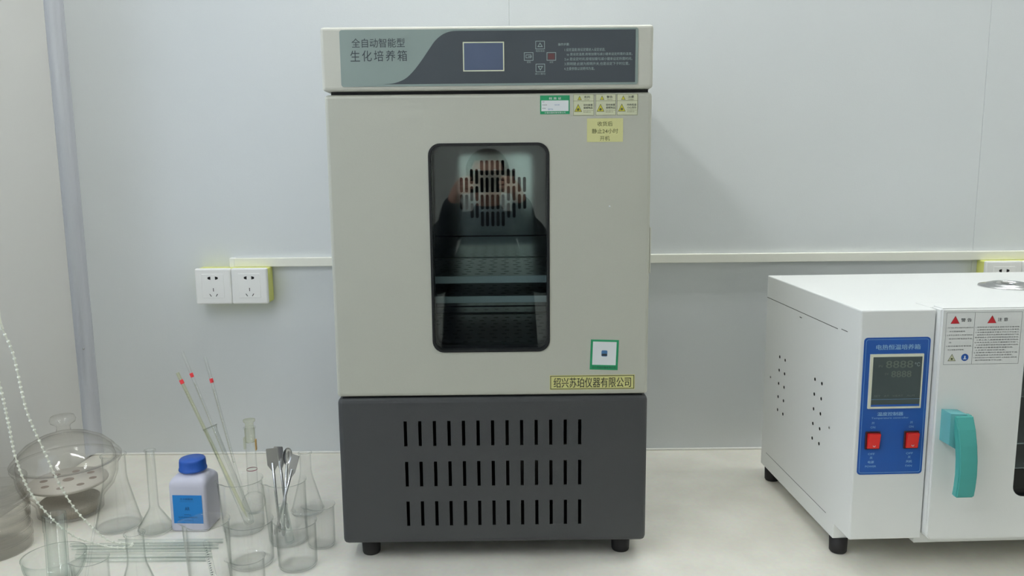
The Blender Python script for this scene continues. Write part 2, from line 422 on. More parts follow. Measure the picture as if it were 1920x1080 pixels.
# body with chamber
CX0, CX1, CZ0, CZ1, CY0, CY1 = .065, .480, .345, .80, .05, .46
o = MB().box((.002, .046, .3062), (W - .002, .50, .8235), m_grey, .004, 2).build('body', None)
cut = MB().box((CX0, .02, CZ0), (CX1, CY1, CZ1), m_void)
boolean(o, cut); o.parent = inc
MB().box((.010, .012, .823), (W - .006, .49, .8300), m_gasket).build('seal_strip', inc)
mb = MB(); e = .0015                      # polished liner sheets
mb.box((CX0, CY0, CZ0), (CX1, CY1 - e, CZ0 + e), m_steel_in); mb.box((CX0, CY0, CZ1 - e), (CX1, CY1 - e, CZ1), m_steel_in)
mb.box((CX0, CY0, CZ0 + e), (CX0 + e, CY1 - e, CZ1 - e), m_steel_in); mb.box((CX1 - e, CY0, CZ0 + e), (CX1, CY1 - e, CZ1 - e), m_steel_in)
mb.box((CX0, CY1 - e, CZ0), (CX1, CY1, CZ1), m_steel_in); mb.build('chamber_liner', inc)
# false back with the fan slots
mb = MB(); mb.box((CX0 + .01, .41, CZ0 + .015), (CX1 - .01, .4115, CZ1 - .015), m_steel_dk)
for z in (.553, .395): mb.rect(CX0 + .02, CX1 - .02, z, z + .003, m_void, .41, .4095)
bk = mb.build('fan_cover', inc)
cols = [(.2013, .6485, 2), (.2126, .6485, 2), (.2239, .6480, 3), (.2352, .6480, 3), (.2465, .6480, 4), (.2578, .648, 4), (.2695, .648, 4), (.2810, .648, 4),
        (.2925, .648, 4), (.3045, .6480, 3), (.3165, .648, 3), (.3285, .6485, 2), (.3400, .6485, 2)]
mb = MB()
for x, zc, n in cols:
    for k in range(n):
        z = zc + (k - (n - 1) / 2) * .0372
        mb.prism(rr(x - .0034, x + .0034, z - .0163, z + .0163, .0033, 4), .4094, .41, m_void)
mb.build('fan_slots', bk)
# shelves: perforated sheet with folded front lip
def shelf(zt, y0, drop):
    mb = MB(); mb.box((CX0 + .004, y0, zt - drop), (CX1 - .004, y0 + .0015, zt), m_shelf, .0006, 1)
    mb.box((CX0 + .004, y0 + .0015, zt - .0015), (CX1 - .004, .395, zt), m_deck)
    for i in range(17):
        for j in range(9):
            mb.lathe([(0, 0), (.0052, 0), (.0052, .0004), (0, .0004)], m_hole_dk, 12, T(.075 + i * .0242 + (j % 2) * .006, y0 + .03 + j * .035, zt - .0001), smooth=False)
    mb.build('shelf', inc)
shelf(.5065, .10, .0135); shelf(.4690, .10, .0125); shelf(.3800, .085, .010)
# door with glazed window
WX0, WX1, WZa, WZb = .1699, .3728, .3868, .7437
o = MB().box((.0006, 0, .3085), (W - .0008, .044, .8240), m_grey, .006, 3).build('door', None)
boolean(o, MB().prism(rr(WX0, WX1, WZa, WZb, .020, 8), -.02, .08, m_gasket)); o.parent = inc; door = o
mb = MB()
outer = rr(WX0, WX1, WZa, WZb, .020, 8); inner = rr(WX0 + .0035, WX1 - .0035, WZa + .0035, WZb - .0035, .017, 8); n = len(outer)
for ya, yb in ((-.0012, .010), (.034, .042)):
    vs = [(x, ya, z) for x, z in outer] + [(x, ya, z) for x, z in inner] + [(x, yb, z) for x, z in inner] + [(x, yb, z) for x, z in outer]
    fs = []
    for i in range(n):
        j = (i + 1) % n
        fs += [[i, j, n + j, n + i], [n + i, n + j, 2 * n + j, 2 * n + i], [2 * n + i, 2 * n + j, 3 * n + j, 3 * n + i]]
    mb.add(vs, fs, m_gasket)
mb.build('window_gasket', door)
ins = rr(WX0 + .002, WX1 - .002, WZa + .002, WZb - .002, .018, 8)
MB().prism(ins, .006, .0075, m_pane).build('outer_pane', door)
MB().prism(ins, .036, .0375, m_pane).build('inner_pane', door)
# grip hidden at the right edge of the door
MB().box((W - .0012, .008, .52), (W + .0025, .030, .60), m_grey2, .0015, 1).build('door_grip', door)
MB().sphere((.4743, -.0008, .6362), .0014, m_stwhite).build('paint_chip', door)

# header
o = MB().box((-.0008, -.006, .8296), (.5435, .49, .9312), m_grey2, .0055, 3).build('header', inc); header = o
yp = -.0062
panel = MB().prism(rr(.0315, .5180, .8360, .9260, .004, 5), yp - .0008, yp, m_mem).build('control_panel', inc)
yp -= .0009
# dark swoosh field
sw = []
P0 = [(.1010, .8395), (.1180, .8412), (.1358, .8478), (.1500, .8600), (.1640, .8770), (.1770, .8950), (.1870, .9080), (.1990, .9175), (.2120, .9222), (.2260, .9232)]
for i in range(len(P0) - 1):              # smooth the edge
    p = [Vector(P0[max(i - 1, 0)]), Vector(P0[i]), Vector(P0[i + 1]), Vector(P0[min(i + 2, len(P0) - 1)])]
    for k in range(5):
        t = k / 5
        q = .5 * ((2 * p[1]) + (-p[0] + p[2]) * t + (2 * p[0] - 5 * p[1] + 4 * p[2] - p[3]) * t * t + (-p[0] + 3 * p[1] - 3 * p[2] + p[3]) * t ** 3)
        sw.append((q.x, q.y))
sw += [(.2260, .9232), (.5135, .9232), (.5135, .8395)]
mb = MB().prism(sw[::-1], yp - .0002, yp, m_mem_dk); mb.build('dark_field', panel)
mb = MB(); y = yp - .0003
mb.rect(.2317, .2989, .8589, .9055, m_cream, yp, y); mb.rect(.2335, .2971, .8607, .9037, m_lcd, y, y - .0001); mb.build('display', panel)
for cx, cz, kind in ((.3577, .8996, 'u'), (.3390, .8817, 'c'), (.3760, .8815, 'r'), (.3580, .8634, 'd')):
    mb = MB(); mb.frame(cx - .0076, cx + .0076, cz - .0066, cz + .0066, .0009, m_inkl, yp - .0002, y)
    if kind in 'ud':
        s = 1 if kind == 'u' else -1
        a = [(cx - .0045, cz - s * .0030), (cx + .0045, cz - s * .0030), (cx, cz + s * .0042)]; b_ = [(cx - .0026, cz - s * .0018), (cx + .0026, cz - s * .0018), (cx, cz + s * .0022)]
        for i in range(3):
            j = (i + 1) % 3; mb.prism([a[i], a[j], b_[j], b_[i]], y, yp - .0002, m_inkl)
    elif kind == 'r': mb.rect(cx - .0052, cx + .0052, cz - .0046, cz + .0046, m_red_dk, yp - .0002, y)
    else: mb.frame(cx - .0048, cx + .0042, cz - .0026, cz + .0030, .0008, m_inkl, yp - .0002, y); mb.rect(cx - .001, cx + .0052, cz - .0005, cz + .0005, m_inkl, yp - .0002, y)
    mb.build('button', panel)
mb = MB()
mb.text('全自动智能型', .0508, .1374, .8980, .9125, m_inkd, yp - .0002)
for k, ch in enumerate('生化培养箱'): mb.text(ch, .0482 + k * .0192, .0482 + k * .0192 + .0155, .8762, .8935, m_inkd, yp - .0002)
mb.text('增加/启动', .3505, .3650, .8888, .8918, m_inkl, y); mb.text('照明', .3360, .3422, .8712, .8742, m_inkl, y)
mb.text('设定', .3730, .3792, .8710, .8740, m_inkl, y); mb.text('减小/复位', .3490, .3665, .8526, .8556, m_inkl, y)
mb.text('操作步骤:', .3870, .4055, .8982, .9026, m_inkl, y, .01)
for s_, x0, x1, z in (('1.设定温度:按设定键进入设定状态,', .3977, .4640, .8892), ('sp 是设定温度,按增加键与减小键来设定所需的温度。', .4012, .5085, .8818),
                      ('2.st 是设定时间,按增加键与减小键来设定所需时间。', .3975, .5085, .8744), ('3.照明键:此键为照明开关,也是设定下子时位置。', .3975, .5040, .8668),
                      ('4.主要参数以说明书为准。', .3970, .4470, .8592)):
    mb.text(s_, x0, x1, z, z + .0052, m_inkl, y)
mb.build('lettering', panel)

# stickers on the door
def tri(mb, cx, z0, h, w_, outer_m, inner_m, y, t=.18):
    a = [(cx - w_ / 2, z0), (cx + w_ / 2, z0), (cx, z0 + h)]; c = (cx, z0 + h / 3)
    b_ = [(c[0] + (p[0] - c[0]) * (1 - t * 1.5), c[1] + (p[1] - c[1]) * (1 - t * 1.5)) for p in a]
    mb.prism(a, y, y + .0001, outer_m); mb.prism(b_, y - .0001, y, inner_m)
st = MB().rect(.3576, .4066, .7897, .8200, m_green, 0, -.0004).build('sticker', door, 'green and white calibration sticker')
mb = MB(); mb.rect(.3596, .4048, .7945, .8118, m_stwhite, -.0004, -.0005); y = -.0006
mb.text('校 准 证', .3722, .3925, .8132, .8172, m_stwhite, y, .02); mb.text('计量仪器校准有限公司', .3650, .3995, .7908, .7934, m_stwhite, y, .01)
mb.text('编号', .3612, .3648, .8088, .8104, m_inkd, y); mb.text('校准日期', .3612, .3688, .8036, .8056, m_inkd, y)
mb.text('有效日期', .3816, .3896, .8036, .8056, m_inkbl, y); mb.text('校准员', .3612, .3672, .7982, .8002, m_inkd, y); mb.text('2019.6', .3705, .3790, .7962, .7990, m_inkbl, y)
mb.build('lettering', st)
for x0, x1, hd, en, l1, l2, ic in ((.4127, .4471, '危险', 'Danger', '切勿放置', '易爆物品', '*'), (.4498, .4833, '警告', 'Warning', '切勿放置', '易燃物品', '!'), (.4851, .5196, '注意', 'Caution', '内有低温', '小心冻伤', '~')):
    st = MB().rect(x0, x1, .7868, .8212, m_stcream, 0, -.0004).build('sticker', door, 'cream warning sticker headed ' + hd)
    mb = MB(); mb.frame(x0 + .0002, x1 - .0002, .7870, .8210, .0004, m_olive, -.0004, -.0005); mb.rect(x0, x1, .8102, .8106, m_olive, -.0004, -.0005)
    tri(mb, x0 + .0104, .8120, .0070, .0072, m_olive, m_warnyel, -.0005); tri(mb, x0 + .0080, .7930, .0128, .0128, m_olive, m_warnyel, -.0005, .12)
    mb.sphere((x0 + .0080, -.0006, .7968), .0022, m_olive, 8, 6, 1, .1, 1)
    mb.text(hd, x0 + .0180, x0 + .0278, .8148, .8188, m_inkd, -.0006, .01); mb.text(en, x0 + .0185, x0 + .0275, .8116, .8134, m_olive, -.0006)
    mb.text(l1, x0 + .0168, x0 + .0320, .8022, .8056, m_inkd, -.0006, .01); mb.text(l2, x0 + .0168, x0 + .0320, .7976, .8010, m_inkd, -.0006, .01)
    mb.text('Keep explosive and', x0 + .0168, x0 + .0326, .7942, .7958, m_olive, -.0006); mb.text('flammable out', x0 + .0168, x0 + .0290, .7918, .7934, m_olive, -.0006)
    mb.build('lettering', st)
st = MB().rect(.4355, .4955, .7435, .7820, m_styel, 0, -.0004).build('sticker', door, 'plain pale yellow reminder sticker')
mb = MB(); mb.text('收货后', .4528, .4780, .7692, .7770, m_olive, -.0006, .002); mb.text('静止24小时', .4438, .4872, .7572, .7652, m_olive, -.0006, .002)
mb.text('开机', .4572, .4735, .7455, .7533, m_olive, -.0006, .002); mb.build('lettering', st)
# green framed sticker; its square code is left blank apart from the blue centre emblem
Rq = Matrix.Translation((.4673, 0, .3797)) @ Matrix.Rotation(.035, 4, 'Y')
st = MB().rect(-.0243, .0243, -.0268, .0265, m_green, 0, -.0004, Rq).build('sticker', door, 'green sticker with a white square')
mb = MB(); mb.rect(-.0205, .0205, -.0182, .0230, m_stwhite, -.0004, -.0005, Rq)
mb.prism(rr(-.0052, .0052, -.0030, .0078, .002, 4), -.0006, -.0005, m_inkbl, Rq); mb.rect(-.0046, .0046, -.0020, .0018, m_inkd, -.0006, -.0007, Rq)
mb.text('绍兴苏珀仪器有限公司', -.0205, .0205, -.0248, -.0206, m_inkd, -.0006, 0, Rq); mb.build('lettering', st)
st = MB().rect(.3724, .5208, .3177, .3438, m_stname, 0, -.0004).build('nameplate', door)
mb = MB(); mb.frame(.3735, .5198, .3187, .3428, .0011, m_ink, -.0004, -.0005)
mb.text('绍兴苏珀仪器有限公司', .3790, .5140, .3215, .3395, m_ink, -.0006, .006); mb.build('lettering', st)

# ------------------------------------------------------------------ white oven on the right
ov = thing('bench_oven', 'white bench-top constant temperature oven with blue control panel at the right', 'oven', (.576, -.61417, 0), .03433)
OW = .60; OZ = .4629
o = MB().box((0, .0, .0588), (.1262, .070, OZ), m_oven, .0025, 2).build('control_column', ov)
sh = MB().box((.0003, .0635, .0306), (OW, .4415, OZ - .0002), m_oven, .002, 2).build('body', None)
boolean(sh, MB().box((.14, .02, .08), (OW - .03, .40, .44), m_oven_in))
cut = MB()
for ys in ((.3520, .3212), (.1702, .1390)):
    for yy in ys:
        for k in range(5):
            z = .2998 - k * .0291
            cut.lathe([(0, 0), (.0034, 0), (.0034, .05), (0, .05)], m_void, 14, Matrix.Translation((-.02, yy, z)) @ Matrix.Rotation(PI / 2, 4, 'Y'), smooth=False)
boolean(sh, cut); cut = MB()
cut.box((-.01, .0848, .4140), (.0015, .4400, .4152), m_void); cut.box((-.01, .0950, .0652), (.0015, .4098, .0662), m_void)
cut.box((-.01, .0853, .085), (.0002, .0856, .4130), m_seam)
cut.box((-.01, .2450, .4035), (.003, .2560, .4050), m_void)
boolean(sh, cut); sh.parent = ov
mb = MB(); mb.box((-.0002, .0465, .4168), (.0004, .0700, .4178), m_void); mb.build('column_seam', o)
for y_, z_ in ((.3990, .2431), (.0979, .2283)): MB().sphere((-.0003, y_, z_), .0028, m_steel, 10, 8, .4, 1, 1).build('side_screw', ov)
df = MB().box((.1268, .0215, .0400), (OW, .066, OZ - .0003), m_oven, .0008, 1).build('door_frame', None)
boolean(df, MB().box((.15, .0, .09), (OW - .03, .09, .435), m_oven_in)); df.parent = ov
MB().frame(.135, OW - .008, .065, OZ - .012, .010, m_black, .0215, .0202).build('door_gasket', ov)
mb = MB()
for x, y_ in ((.0175, .076), (.0175, .415), (.58, .076), (.58, .415)):
    MB().lathe([(0, 0), (.0135, 0), (.0155, .003), (.0162, .0312), (0, .0312)], m_black, 24, T(x, y_, 0)).build('foot', ov)
# door
dpoly = [(.1360, .0605), (OW, .0605), (OW, .4662), (.1283, .4662), (.1283, .0690)]
bm = bmesh.new(); vs = [bm.verts.new((x, -.012, z)) for x, z in dpoly]; f = bm.faces.new(vs)
ex = bmesh.ops.extrude_face_region(bm, geom=[f]); bmesh.ops.translate(bm, vec=(0, .032, 0), verts=[g for g in ex['geom'] if isinstance(g, bmesh.types.BMVert)])
bmesh.ops.recalc_face_normals(bm, faces=bm.faces); bmesh.ops.bevel(bm, geom=bm.edges[:], offset=.0028, segments=3, affect='EDGES')
dm = MB().add_bm(bm, m_oven); o = dm.build('door', None)
boolean(o, MB().prism(rr(.2741, .5300, .1370, .4000, .018, 8), -.03, .04, m_gasket)); o.parent = ov; odoor = o
MB().prism(rr(.2745, .5296, .1374, .3996, .017, 8), -.004, -.002, m_pane).build('door_window', odoor)
mb = MB()
for z in (.17, .215, .30): mb.box((.15, .03, z), (.56, .38, z + .0015), m_shelf)
mb.build('wire_shelf', ov)
# door handle: clasp block and curved lever
mb = MB(); q = [(.1190, .2440), (.1300, .2360), (.1480, .2420), (.1480, .3010), (.1190, .3040)]
mb.prism([(.1395, .2415), (.1530, .2335), (.1665, .2370), (.1665, .2935), (.1395, .2950)], -.040, -.012, m_teal2); hb = mb.build('handle_block', odoor)
ctr = [(.1610, .2920), (.1622, .2700), (.1628, .2450), (.1630, .2200), (.1626, .1950), (.1616, .1750), (.1605, .1580)]
dep = [-.036, -.044, -.050, -.054, -.056, -.056, -.055]
vs = []; 
for (x, z), d_ in zip(ctr, dep):
    hw = .0155; vs += [(x - hw, d_ - .006, z), (x + hw, d_ - .006, z), (x + hw, d_ + .008, z), (x - hw, d_ + .008, z)]
fs = [[3, 2, 1, 0]]
for i in range(len(ctr) - 1):
    for k in range(4): fs.append([i * 4 + k, i * 4 + (k + 1) % 4, i * 4 + 4 + (k + 1) % 4, i * 4 + 4 + k])
fs.append([len(vs) - 4 + k for k in range(4)])
bm = bmesh.new(); bv = [bm.verts.new(v) for v in vs]; [bm.faces.new([bv[i] for i in f]) for f in fs]
bmesh.ops.recalc_face_normals(bm, faces=bm.faces); bmesh.ops.bevel(bm, geom=[e for e in bm.edges if e.calc_face_angle(0) > .8], offset=.0022, segments=3, affect='EDGES')
MB().add_bm(bm, m_teal, False).build('lever', hb, 'darker teal lever')
# warning sheet on the door
X0, X1, Z0, Z1 = .1366, .2640, .3712, .4592; Y = -.012
sg = MB().rect(X0, X1, Z0, Z1, m_oven, Y, Y - .0003).build('warning_sheet', odoor)
mb = MB(); mb.frame(X0, X1, Z0, Z1, .0004, m_inkd, Y - .0003, Y - .0004); xm = .1842; mb.rect(xm, xm + .0004, Z0, Z1, m_inkd, Y - .0003, Y - .0004)
tri(mb, .1515, .4405, .0132, .0152, m_ink, m_inkr, Y - .0005, .04); tri(mb, .2135, .4405, .0132, .0152, m_ink, m_inkr, Y - .0005, .04)
mb.text('警 告', .1612, .1790, .4435, .4495, m_inkd, Y - .0006, .01); mb.text('注 意', .2230, .2400, .4435, .4495, m_inkd, Y - .0006, .01)
L = [('1.为了安全,请将此设备安装在通风良好处', .1392, .1832), ('并可靠接地使用,', .1430, .1700), ('2.非专业维修人员请勿拆卸,', .1392, .1832), ('维修时切断电源总开关。', .1430, .1832), ('注意。', .1430, .1480),
     ('3.搬动设备应轻拿轻放,', .1388, .1825), ('防止碰撞,损坏玻璃。', .1425, .1700)]
for k, (s_, a, b_) in enumerate(L): mb.text(s_, a, b_, .4325 - k * .0062, .4325 - k * .0062 + .0022, m_inkd, Y - .0006)
L = ['1.使用前请仔细阅读本说明书并妥善保管,', '以便随时查阅设备的使用方法及注意事项。', '2.本设备应放置在平稳水平的工作台面上,', '避免阳光直射并远离热源与腐蚀性的气体,', '电源插座必须有良好的接地线以保证安全。',
     '3.禁止放入易燃易爆易挥发的物品,', '以免发生危险,工作时不要随意打开箱门。', '4.设定温度时请参照控制器的操作说明,', '不要超过设备最高使用温度范围。', '5.长期不用应切断电源。', '6.定期清洁箱内外表面并保持干燥,', '如有故障请与供货单位联系维修。', '7.请勿自行改装本设备的任何部件,以免造成人身伤害。', '箱内物品放置不可过密。']
for k, s_ in enumerate(L): mb.text(s_, .1868 + .003 * (k % 2), min(.2615, .1900 + .0042 * len(s_)), .4328 - k * .0043, .4328 - k * .0043 + .0021, m_inkd, Y - .0006)
tri(mb, .1503, .3772, .0122, .0136, m_olive, m_stcream, Y - .0005, .12); mb.sphere((.1503, Y - .0006, .3808), .002, m_olive, 8, 6, 1, .1, 1)
mb.lathe([(0, 0), (.0062, 0), (0, .0001)], m_blue, 20, Matrix.Translation((.1722, Y - .0006, .3832)) @ Matrix.Rotation(PI / 2, 4, 'X'), smooth=False)
mb.rect(.1712, .1732, .3815, .3860, m_stwhite, Y - .0006, Y - .0008); mb.rect(.1695, .1749, .3800, .3812, m_stwhite, Y - .0006, Y - .0008)
mb.build('lettering', sg)
# blue control panel
pn = MB().prism(rr(.0070, .1195, .1775, .4165, .006, 6), -.0008, 0, m_blue).build('control_panel', ov)
mb = MB(); a = rr(.0100, .1165, .1805, .4135, .004, 6); c_ = rr(.0106, .1159, .1811, .4129, .0036, 6); n = len(a)
for i in range(n): j = (i + 1) % n; mb.prism([a[i], a[j], c_[j], c_[i]], -.0010, -.0008, m_pblue)
y = -.0010
mb.text('电热恒温培养箱', .0275, .1025, .3955, .4045, m_ptext, y, .02)
mb.text('温度控制器', .0362, .0805, .2812, .2878, m_ptext, y, .02); mb.text('Temperature controller', .0265, .0905, .2752, .2790, m_ptext, y)
for cx, l1, l2 in ((.0300, '电源', 'POWER'), (.0960, '风机', 'FAN')):
    mb.text('开', cx - .0025, cx + .0025, .2665, .2707, m_ptext, y); mb.text('ON', cx - .0040, cx + .0040, .2595, .2632, m_ptext, y)
    mb.text('OFF', cx - .0058, cx + .0058, .2125, .2160, m_ptext, y); mb.text('关', cx - .0025, cx + .0025, .2052, .2100, m_ptext, y)
    mb.text(l1, cx - .0052, cx + .0052, .1975, .2022, m_ptext, y, .01); w_ = .0095 if l2 == 'POWER' else .0055; mb.text(l2, cx - w_, cx + w_, .1905, .1938, m_ptext, y)
mb.build('lettering', pn)
ds = MB().rect(.0180, .1082, .2948, .3885, m_cream2, -.0008, -.004).rect(.0224, .1055, .2985, .3840, m_scr, -.0040, -.0042).build('display', pn)
mb = MB(); y = -.0044
mb.rect(.0224, .1055, .2985, .3020, m_blue, -.0042, y); mb.rect(.0224, .1055, .3110, .3114, m_pblue, -.0042, y)
mb.text('8888', .0440, .0900, .3650, .3775, m_seg, y, .02); mb.text('8888', .0540, .0880, .3490, .3600, m_seg, y, .02)
mb.text('PV', .0320, .0395, .3660, .3705, m_seg, y); mb.text('SV', .0430, .0500, .3530, .3570, m_seg, y); mb.text('℃', .0930, .1020, .3675, .3740, m_inkl, y)
mb.text('SET   AT   HEAT   ALM', .0270, .0960, .3155, .3185, m_seg, y)
mb.build('lettering', ds)
for cx in (.0300, .0965):
    s_ = MB().box((cx - .0128, -.0040, .2232), (cx + .0128, -.0008, .2545), m_swframe, .001, 1).build('power_switch', pn)
    mb = MB(); mb.prism([(0, 0), (1, 0), (1, 1), (0, 1)], 0, 1, m_red)
    mb.v = [(cx - .0100 + x * .0200, -.0040 if y_ > .5 else (-.0062 if z_ < .5 else -.0105), .2258 + z_ * .0262) for x, y_, z_ in mb.v]
    mb.lathe([(.0014, 0), (.0022, 0), (.0022, .0004), (.0014, .0004)], m_stwhite, 14, Matrix.Translation((cx + .001, -.0068, .2310)) @ Matrix.Rotation(PI / 2 - .15, 4, 'X'), smooth=False)
    mb.build('rocker', s_)
# vent flange on top
MB().lathe([(.024, .0005), (.024, .0065), (.030, .0080), (.038, .0060), (.040, .0030), (.052, .0022), (.053, 0), (.024, 0)], m_steel, 48, T(.405, .235, OZ)).build('vent_flange', ov)
MB().lathe([(0, .002), (.024, .002), (.024, 0), (0, 0)], m_void, 32, T(.405, .235, OZ)).build('vent_opening', ov)

# ------------------------------------------------------------------ glassware
def beaker_prof(r, h, t=.0013):
    return [(0, 0), (r - .005, 0), (r - .0015, .0015), (r, .005), (r, h - .004), (r + .0018, h - .0008), (r + .0022, h), (r + .0010, h + .0008), (r - t, h - .004), (r - t, .006), (r - .006, .0025), (0, .0022)]
def spout(r, h, ang, out=.008):
    d = Vector((math.cos(ang), math.sin(ang), 0))
    def f(p):
        rad = Vector((p.x, p.y, 0))
        if p.z < h - .016 or rad.length < r * .8: return p
        k = max(0, rad.normalized().dot(d) - .90) / .10; s = ((p.z - (h - .016)) / .016) ** 1.5
        return p + d * out * k * s
    return f
def beaker(x, y, r, h, label, ang=PI + .3, mt=None, out=.008):
    mb = MB().lathe(beaker_prof(r, h), mt or m_glass, 56, None, True, spout(r, h, ang, out))
    o = mb.build('beaker'); o.location = (x, y, .0005); return tag(o, label, 'beaker', 'glass beakers on the worktop')
beaker(-.3680, -.4970, .0255, .0800, 'empty glass beaker, the one closest to the charcoal base of the incubator')
beaker(-.3920, -.5740, .0340, .0830, 'empty clear glass beaker in the front row, nearest the incubator', ang=PI - .1, out=.010)
beaker(-.4360, -.4770, .0360, .1210, 'tallest glass beaker, holding the steel spatulas and spoon', ang=PI + .2, out=.012)
beaker(-.4790, -.5620, .0390, .0800, 'wide glass beaker in front of the beaker that holds the leaning tube')
beaker(-.5380, -.4280, .0390, .1040, 'glass beaker right of the blue-capped bottle, holding the leaning glass tube', out=.010)
beaker(-.5200, -.6470, .0345, .1190, 'glass beaker standing in front of the blue-labelled bottle, with a small graduated tube inside', ang=PI + .1, out=.012)
beaker(-.4530, -.6560, .0270, .0580, 'smallest low glass beaker at the bottom edge of the photo, in the foremost row')
beaker(-.7130, -.6640, .0270, .0620, 'low glass beaker at the bottom edge holding the leaning stirring rod')
def erlen(x, y, r, h, rn, label, mt=None, lip=True, zs=None):
    t = .0013; zs = zs or h * .66
    p = [(0, 0), (r - .006, 0), (r - .001, .002), (r, .006), (r - .003, .012)]
    for k in range(1, 8): q = k / 8; p.append((r - .003 + (rn - r + .003) * q, .012 + (zs - .012) * q))
    p += [(rn, zs + .006), (rn, h - .004), (rn + .0025, h - .0015), (rn + .0025, h), (rn, h + .0006), (rn - t, h - .002), (rn - t, zs + .006)]
    for k in range(7, 0, -1): q = k / 8; p.append((r - .003 - t + (rn - r + .003) * q, .012 + (zs - .012) * q))
    p += [(r - t - .001, .006), (r - .006, .002), (0, .002)]
    o = MB().lathe(p, mt or m_glass, 48).build('conical_flask'); o.location = (x, y, .0005); return tag(o, label, 'flask', 'conical flasks on the worktop')
erlen(-.4330, -.3480, .0340, .1280, .0115, 'glass conical flask standing behind the beaker of spatulas')
erlen(-.7960, -.4080, .0440, .1490, .0215, 'large wide-mouthed glass conical flask between desiccator and long-necked flask')
erlen(-.6400, -.6560, .0300, .1030, .0145, 'small glass conical flask at the bottom edge, in front of the lying tubes', mt=m_glass_th, zs=.052)
# long-necked volumetric flask
def volumetric(x, y, r, h, rn, label, mt, zc, ry=None, name='volumetric_flask'):
    t = .0012; ry = ry or r
    p = [(0, .001), (r * .55, .0)]; 
    for k in range(1, 15):
        a = -PI / 2 + .62 + (PI - .62 - .30) * k / 14; p.append((max(rn, r * math.cos(a)), zc + ry * math.sin(a)))
    p += [(rn + .0015, zc + ry * 1.12), (rn, zc + ry * 1.30), (rn, h - .004), (rn + .0018, h - .002), (rn + .0018, h), (rn - t, h), (rn - t, zc + ry * 1.3)]
    for k in range(14, 0, -1):
        a = -PI / 2 + .62 + (PI - .62 - .30) * k / 14; p.append((max(rn - t, r * math.cos(a) - t), zc + (ry - t) * math.sin(a)))
    p += [(r * .5, .002), (0, .002)]
    o = MB().lathe(p, mt, 48).build(name); return o
def longneck(r, h, rn, zn, mt, t=.0012):
    p = [(0, .001), (r - .006, 0), (r - .001, .002), (r, .006), (r - .0015, .011), (rn + .003, zn - .006), (rn + .0005, zn), (rn, zn + .006), (rn, h - .004), (rn + .0018, h - .002), (rn + .0018, h), (rn - t, h),
         (rn - t, zn + .006), (rn + .0005 - t, zn), (rn + .003 - t, zn - .007), (r - .0015 - t, .011), (r - t, .006), (r - .006, .0022), (0, .002)]
    return MB().lathe(p, mt, 48).build('flask_body')
v = longneck(.0330, .1660, .0088, .0500, m_glass_th)
t = thing('volumetric_flask', 'cone-bodied glass flask with long straight neck, left of the blue-capped bottle', 'flask', (-.7125, -.4300, .0005), 0, 'volumetric flasks on the worktop')
v.parent = t; v.name = 'flask_body'
v = volumetric(0, 0, .0240, .1830, .0105, '', m_glass, .022, .022)
t = thing('volumetric_flask', 'long-necked glass flask with yellowish stopper and red ring line, behind the beakers', 'flask', (-.5440, -.3480, .0005), 0, 'volumetric flasks on the worktop')
v.parent = t; v.name = 'flask_body'
MB().lathe([(.0030, .150), (.0095, .152), (.0100, .180), (.0085, .184), (.0080, .192), (.0120, .196), (.0120, .199), (.0070, .200), (0, .200)], m_glass_y, 28).build('stopper', t, 'yellowish glass stopper')
MB().lathe([(.0108, .092), (.0110, .0924), (.0110, .0932), (.0108, .0936)], m_maroon, 28).build('ring_mark', t)
MB().box((-.0132, -.004, .136), (-.0105, .004, .162), m_glass_y, .001, 1).build('tape_tab', t); MB().box((.0105, -.004, .134), (.0128, .002, .158), m_amber, .0008, 1).build('tape_tab', t, 'amber tape tab')

# desiccator
t = thing('desiccator', 'large round glass desiccator with knobbed domed lid in the left corner', 'desiccator', (-.931, -.338, .0005))
mb = MB(); T_ = .003
mb.lathe([(0, 0), (.058, 0), (.062, .004), (.063, .026), (.070, .036), (.086, .054), (.094, .076), (.096, .100), (.101, .104), (.103, .108), (.101, .1115),
          (.092, .1115), (.092, .100), (.090, .077), (.082, .057), (.066, .041), (.059, .028), (.056, .006), (0, .004)], m_glass_des, 64); mb.build('bowl', t)
mb = MB(); mb.lathe([(.086, .1120), (.101, .1120), (.1035, .1150), (.101, .1190), (.097, .1215), (.091, .132), (.074, .149), (.048, .163), (.022, .171), (.014, .1745),
          (.0125, .184), (.0150, .189), (.0230, .194), (.0245, .200), (.0215, .207), (.0120, .2095), (0, .2095)], m_glass_des, 64)
mb.lathe([(.092, .1120), (.087, .130), (.071, .145), (.046, .159), (.020, .167), (0, .168)], m_glass_des, 64); mb.build('lid', t)
mb = MB(); mb.lathe([(0, .0640), (.074, .0640), (.075, .0670), (.074, .0700), (0, .0700)], m_porc, 48)
for k in range(8): mb.lathe([(0, .0702), (.0075, .0702), (.0075, .0700), (0, .0700)], m_hole, 16, T(.047 * math.cos(k * PI / 4 + .2), .047 * math.sin(k * PI / 4 + .2), 0), smooth=False)
mb.lathe([(0, .0702), (.011, .0702), (.011, .0700)], m_hole, 16, smooth=False); mb.build('porcelain_plate', t)
MB().lathe([(0, .005), (.055, .005), (.056, .028), (0, .030)], mat('desiccant', rgb(196, 190, 180), .9, noise=.3, nscale=400), 40).build('desiccant', t)

